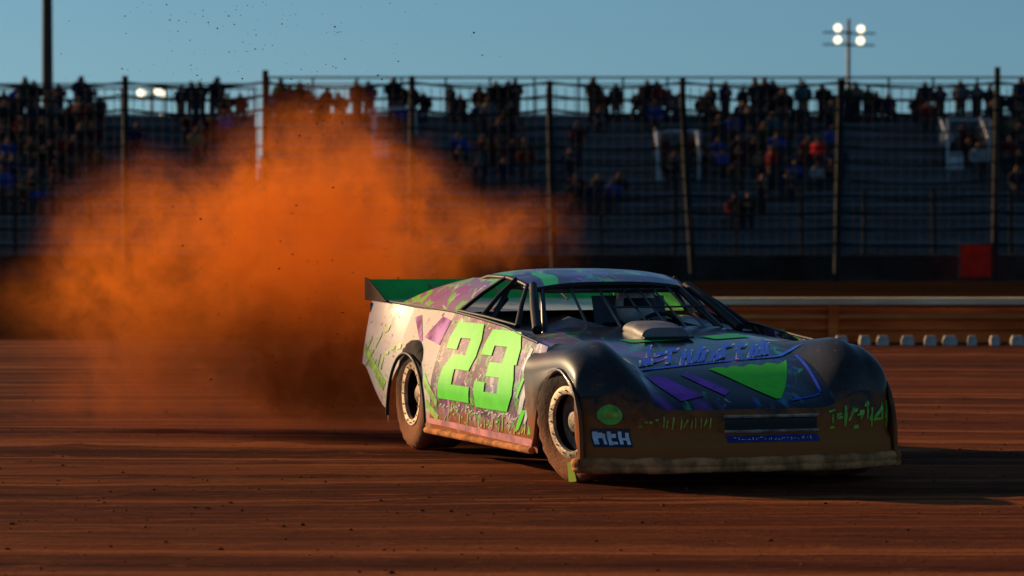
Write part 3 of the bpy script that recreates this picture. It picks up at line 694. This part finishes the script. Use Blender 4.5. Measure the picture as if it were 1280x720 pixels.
# ------------------------------------------------------------------ catch fence
FY=85.0
fence=empty('catch_fence',(0,FY,0)); tag(fence,'tall catch fence of dark posts and cables in front of grandstands','fence')
PX=[(-25,98,0),(157,95,0),(332,88,0),(515,95,0),(687,101,-6),(853,97,-14),(1050,99,4),(1246,84,3),(1420,95,0)]
for px,py,ln in PX:
    x=(px-640)*FY/F_PX; zt=CAMH+(HZ-py)*FY/F_PX; dx=ln*FY/F_PX
    b=MB(); b.tube([(x+dx*-1,0,0),(x-dx*.4,0,zt*.5),(x,0,zt-.5),(x,-.02,zt)],[.09,.09,.08,.075],8); b.build('post',m_dark,fence,True)
for z in(.95,1.35,1.75,2.15,2.55,3.0,3.4,3.85,4.3,4.65,4.98):
    b=MB(); pts=[]
    for (px,_,_),(qx,_,_) in zip(PX,PX[1:]):
        for k in range(6):
            f=k/6; pts.append(((lerp(px,qx,f)-640)*FY/F_PX,-.10,z-.10*math.sin(f*PI)*(.4+z/5)))
    b.tube(pts,.032 if z>4 or z<2.2 else .024,5); b.build('cable',m_dark,fence,True)
b=MB(); x=-13.3
while x<15.6:
    b.tube([(x,-.12,.7),(x,-.12,4.85)],.011,4); x+=.24
b.build('wire_mesh',m_dark,fence)
bw=MB(); bw.box((0,FY+1.0,.30),(60,.3,.60)); bw.box((0,FY+1.0,.63),(60,.36,.06)); tag(bw.build('concrete_wall',m_conc),'low dark concrete wall at the foot of the catch fence','wall')
SY=102.0
sf=empty('walkway_fence',(0,SY,0)); tag(sf,'low dark walkway fence of short posts at the foot of the bleachers','fence')
x=-17
while x<18:
    MB().tube([(x,0,0),(x+random.uniform(-.05,.05),0,2.5+random.uniform(-.1,.15))],.06,6).build('post',m_dark,sf,True); x+=2.05+random.uniform(-.25,.25)
for z in(.8,1.25,1.7,2.1,2.45):
    MB().tube([(-17,-.06,z),(18,-.06,z)],.032,5).build('rail',m_dark,sf,True)
def banner(px0,px1,py0,py1,m,lab,Y=FY-.35):
    x0,x1=(px0-640)*Y/F_PX,(px1-640)*Y/F_PX; z1,z0=CAMH+(HZ-py0)*Y/F_PX,CAMH+(HZ-py1)*Y/F_PX
    g=empty('banner',((x0+x1)/2,Y,max(z0,0))); tag(g,lab,'banner'); w_=(x1-x0)
    MB().sheet(lambda a,k:(lerp(-w_/2,w_/2,a),.03*math.sin(a*9),lerp(max(z0,0),z1,k)-max(z0,0)),0,1,16,0,1,6).build('cloth',m,g,True)
    for s in(-1,1): MB().tube([(s*w_/2,.02,-max(z0,0)),(s*w_/2,.02,z1-max(z0,0)+.05)],.025,6).build('stake',m_dark,g,True)
banner(1200,1240,306,346,m_red,'red banner on the catch fence near the right edge')
banner(488,545,303,345,m_brown,'rusty brown banner on the catch fence behind the dust')

# ------------------------------------------------------------------ track wall
tw=empty('track_wall',(0,42.4,0)); tag(tw,'low clay stained track wall with tan top rail behind the car','wall')
MB().box((20,0,.20),(38.6,.22,.42)).build('wall_panel',m_wall,tw)
b=MB(); b.tube([(.6,-.14,.31),(39.4,-.14,.31)],.035,8); b.build('guard_rail',m_grail,tw,True)
b=MB(); b.tube([(.6,-.14,.17),(39.4,-.14,.17)],.03,8); b.build('guard_rail',m_wall,tw,True)
MB().box((20,-.01,.51),(38.8,.34,.08)).build('top_rail',m_rail,tw)
for k in range(14):
    MB().box((1.2+k*2.8,-.17,.2),(.12,.07,.5)).build('wall_post',m_wall,tw)
k=0; x=4.0
while x<7.0:
    wd=.13+random.uniform(-.03,.04)
    b=MB(); b.box((0,0,.035),(wd,.13,.08)); b.box((0,0,.095),(wd*.92,.11,.04),0,.82)
    o=b.build('edge_block',m_block); o.location=(x,41.2,0); o.rotation_euler=(0,0,random.uniform(-.1,.1))
    tag(o,f"{ordw(k+1)} white edge block from the left along foot of the track wall",'block','white blocks along the track wall'); x+=wd+random.uniform(.09,.17); k+=1

# ------------------------------------------------------------------ poles and light towers
g=empty('utility_pole',((60-640)*128/F_PX,128,0)); tag(g,'tall dark wooden pole rising behind the left grandstand','pole')
MB().tube([(0,0,0),(0,0,6),(0,0,14)],[.24,.21,.17],12).build('shaft',m_wood,g,True)
MB().box((0,-.2,11.3),(2.4,.12,.14)).build('crossarm',m_wood,g)
def tower(px,Y,ztop,lamps,label):
    g=empty('light_tower',((px-640)*Y/F_PX,Y,0)); tag(g,label,'light tower')
    MB().tube([(0,0,0),(0,0,ztop)],[.14,.08],10).build('pole',m_steel,g,True)
    for z in sorted({l[1] for l in lamps}):
        xs_=[l[0] for l in lamps if l[1]==z]; MB().box((sum(xs_)/len(xs_),-.12,z-.20),(max(xs_)-min(xs_)+.3 if len(xs_)>1 else abs(xs_[0])*2+.3,.07,.07)).build('crossarm',m_steel,g)
    for x,z,r in lamps:
        h_=MB(); h_.lathe([(.05,.30),(r*.6,.22),(r,-.05),(r*1.04,-.10),(r*.94,-.06)],16); o=h_.build('lamp',m_steel,g,True); o.location=(x,-.2,z); o.rotation_euler=(R(8),0,0)
        l_=MB(); l_.lathe([(.001,-.10),(r*.6,-.09),(r*.94,-.05)],16); l_.build('lens',m_lamp,o,True)
tower(1060,150,10.45,[(-.50,10.05,.18),(.52,10.0,.18),(-.50,9.52,.18),(.50,9.48,.19)],'light tower with two rows of lit lamps above right grandstand')
tower(190,170,8.2,[(-.5,7.95,.22),(.35,8.05,.22),(.6,7.9,.15),(.5,6.7,.18)],'small lit light tower visible behind the gap beside left grandstand')

# ------------------------------------------------------------------ dust plume
BL=[((-1.60,24.5,1.25),(1.0,.75,.95),4.6),((-1.05,24.7,1.60),(1.0,.65,.60),2.4),((-.30,24.9,1.38),(.95,.55,.45),1.1),((-2.55,24.7,1.20),(1.25,.8,.90),1.3),((-1.45,24.2,.35),(.95,.7,.75),5.2),((-1.45,24.7,2.0),(.95,.6,.60),1.0),((-2.30,24.4,.60),(1.15,.7,.75),1.8),((-.9,24.4,.75),(.85,.7,.8),3.8),((-2.95,24.6,.85),(1.05,.6,.75),.7),((-.95,23.8,.28),(.75,.6,.50),2.6),((-2.65,24.4,.15),(1.3,.9,.45),.8)]
def dust_material():
    m=bpy.data.materials.new('clay_dust'); m.use_nodes=True; t=m.node_tree; t.nodes.clear()
    out=N(t,'ShaderNodeOutputMaterial'); pv=N(t,'ShaderNodeVolumePrincipled'); t.links.new(pv.outputs[0],out.inputs['Volume'])
    tc=N(t,'ShaderNodeTexCoord')
    nv=N(t,'ShaderNodeTexNoise'); nv.inputs['Scale'].default_value=1.6; nv.inputs['Detail'].default_value=6; nv.inputs['Roughness'].default_value=.62; t.links.new(tc.outputs['Object'],nv.inputs['Vector'])
    wv=N(t,'ShaderNodeVectorMath',operation='MULTIPLY_ADD'); t.links.new(nv.outputs['Color'],wv.inputs[0]); wv.inputs[1].default_value=(.95,.95,.95); 
    sb=N(t,'ShaderNodeVectorMath',operation='SUBTRACT'); t.links.new(tc.outputs['Object'],sb.inputs[0]); sb.inputs[1].default_value=(.475,.475,.475); t.links.new(sb.outputs[0],wv.inputs[2])
    tot=None
    for c,r,d in BL:
        a=N(t,'ShaderNodeVectorMath',operation='SUBTRACT'); t.links.new(wv.outputs[0],a.inputs[0]); a.inputs[1].default_value=c
        q=N(t,'ShaderNodeVectorMath',operation='DIVIDE'); t.links.new(a.outputs[0],q.inputs[0]); q.inputs[1].default_value=r
        l=N(t,'ShaderNodeVectorMath',operation='LENGTH'); t.links.new(q.outputs[0],l.inputs[0])
        f=math_(t,'POWER',mrange(t,l.outputs['Value'],0,1.0,1,0),1.2); f=math_(t,'MULTIPLY',f,d)
        tot=f if tot is None else math_(t,'ADD',tot,f)
    n=N(t,'ShaderNodeTexNoise'); n.inputs['Scale'].default_value=4.8; n.inputs['Detail'].default_value=9; n.inputs['Roughness'].default_value=.78; t.links.new(wv.outputs[0],n.inputs['Vector'])
    den=math_(t,'MULTIPLY',tot,mrange(t,n.outputs['Fac'],.37,.65,.06,1.9))
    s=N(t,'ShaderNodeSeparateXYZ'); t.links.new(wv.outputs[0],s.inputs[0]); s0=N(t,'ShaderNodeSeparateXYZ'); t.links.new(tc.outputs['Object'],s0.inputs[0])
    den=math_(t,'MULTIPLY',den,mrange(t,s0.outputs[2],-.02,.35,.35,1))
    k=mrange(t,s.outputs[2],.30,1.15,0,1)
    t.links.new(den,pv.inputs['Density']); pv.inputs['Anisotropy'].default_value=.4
    t.links.new(mix(t,k,(.62,.145,.038),(.985,.245,.026)),pv.inputs['Color'])  # albedo darkened towards the ground, painting in the plume's self-shadowed core
    t.links.new(math_(t,'MULTIPLY',den,mrange(t,s.outputs[2],.4,1.35,.014,.27)),pv.inputs['Emission Strength']); pv.inputs['Emission Color'].default_value=(1,.18,.012,1)  # added glow in place of multiply scattered sunlight, dimmed low down as shade
    m.cycles.volume_step_rate=.5 if hasattr(m,'cycles') else 1
    return m
ic=bmesh.new(); bmesh.ops.create_icosphere(ic,subdivisions=5,radius=1); O=Vector((-1.55,24.5,1.05))
for v in ic.verts:
    d=v.co.normalized(); best=.25
    for c,r,_ in BL:
        r=[k*1.14+.10 for k in r]
        oc=[(O[i]-c[i])/r[i] for i in range(3)]; dd=[d[i]/r[i] for i in range(3)]
        A=sum(x*x for x in dd);B=sum(x*y for x,y in zip(oc,dd));Cc=sum(x*x for x in oc)-1; D=B*B-A*Cc
        if D>0:
            tt=(-B+math.sqrt(D))/A
            if tt>best: best=tt
    p=O+d*best; v.co=p
for _ in range(3): bmesh.ops.smooth_vert(ic,verts=ic.verts[:],factor=.5,use_axis_x=True,use_axis_y=True,use_axis_z=True)
for v in ic.verts: v.co.z=max(v.co.z,.025+.0001*v.co.x)
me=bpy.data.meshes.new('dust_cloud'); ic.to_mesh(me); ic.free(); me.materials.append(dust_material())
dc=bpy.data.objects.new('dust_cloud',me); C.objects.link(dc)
tag(dc,'orange clay dust plume, sunlit with added glow, thrown up behind the race car','dust',kind='stuff')
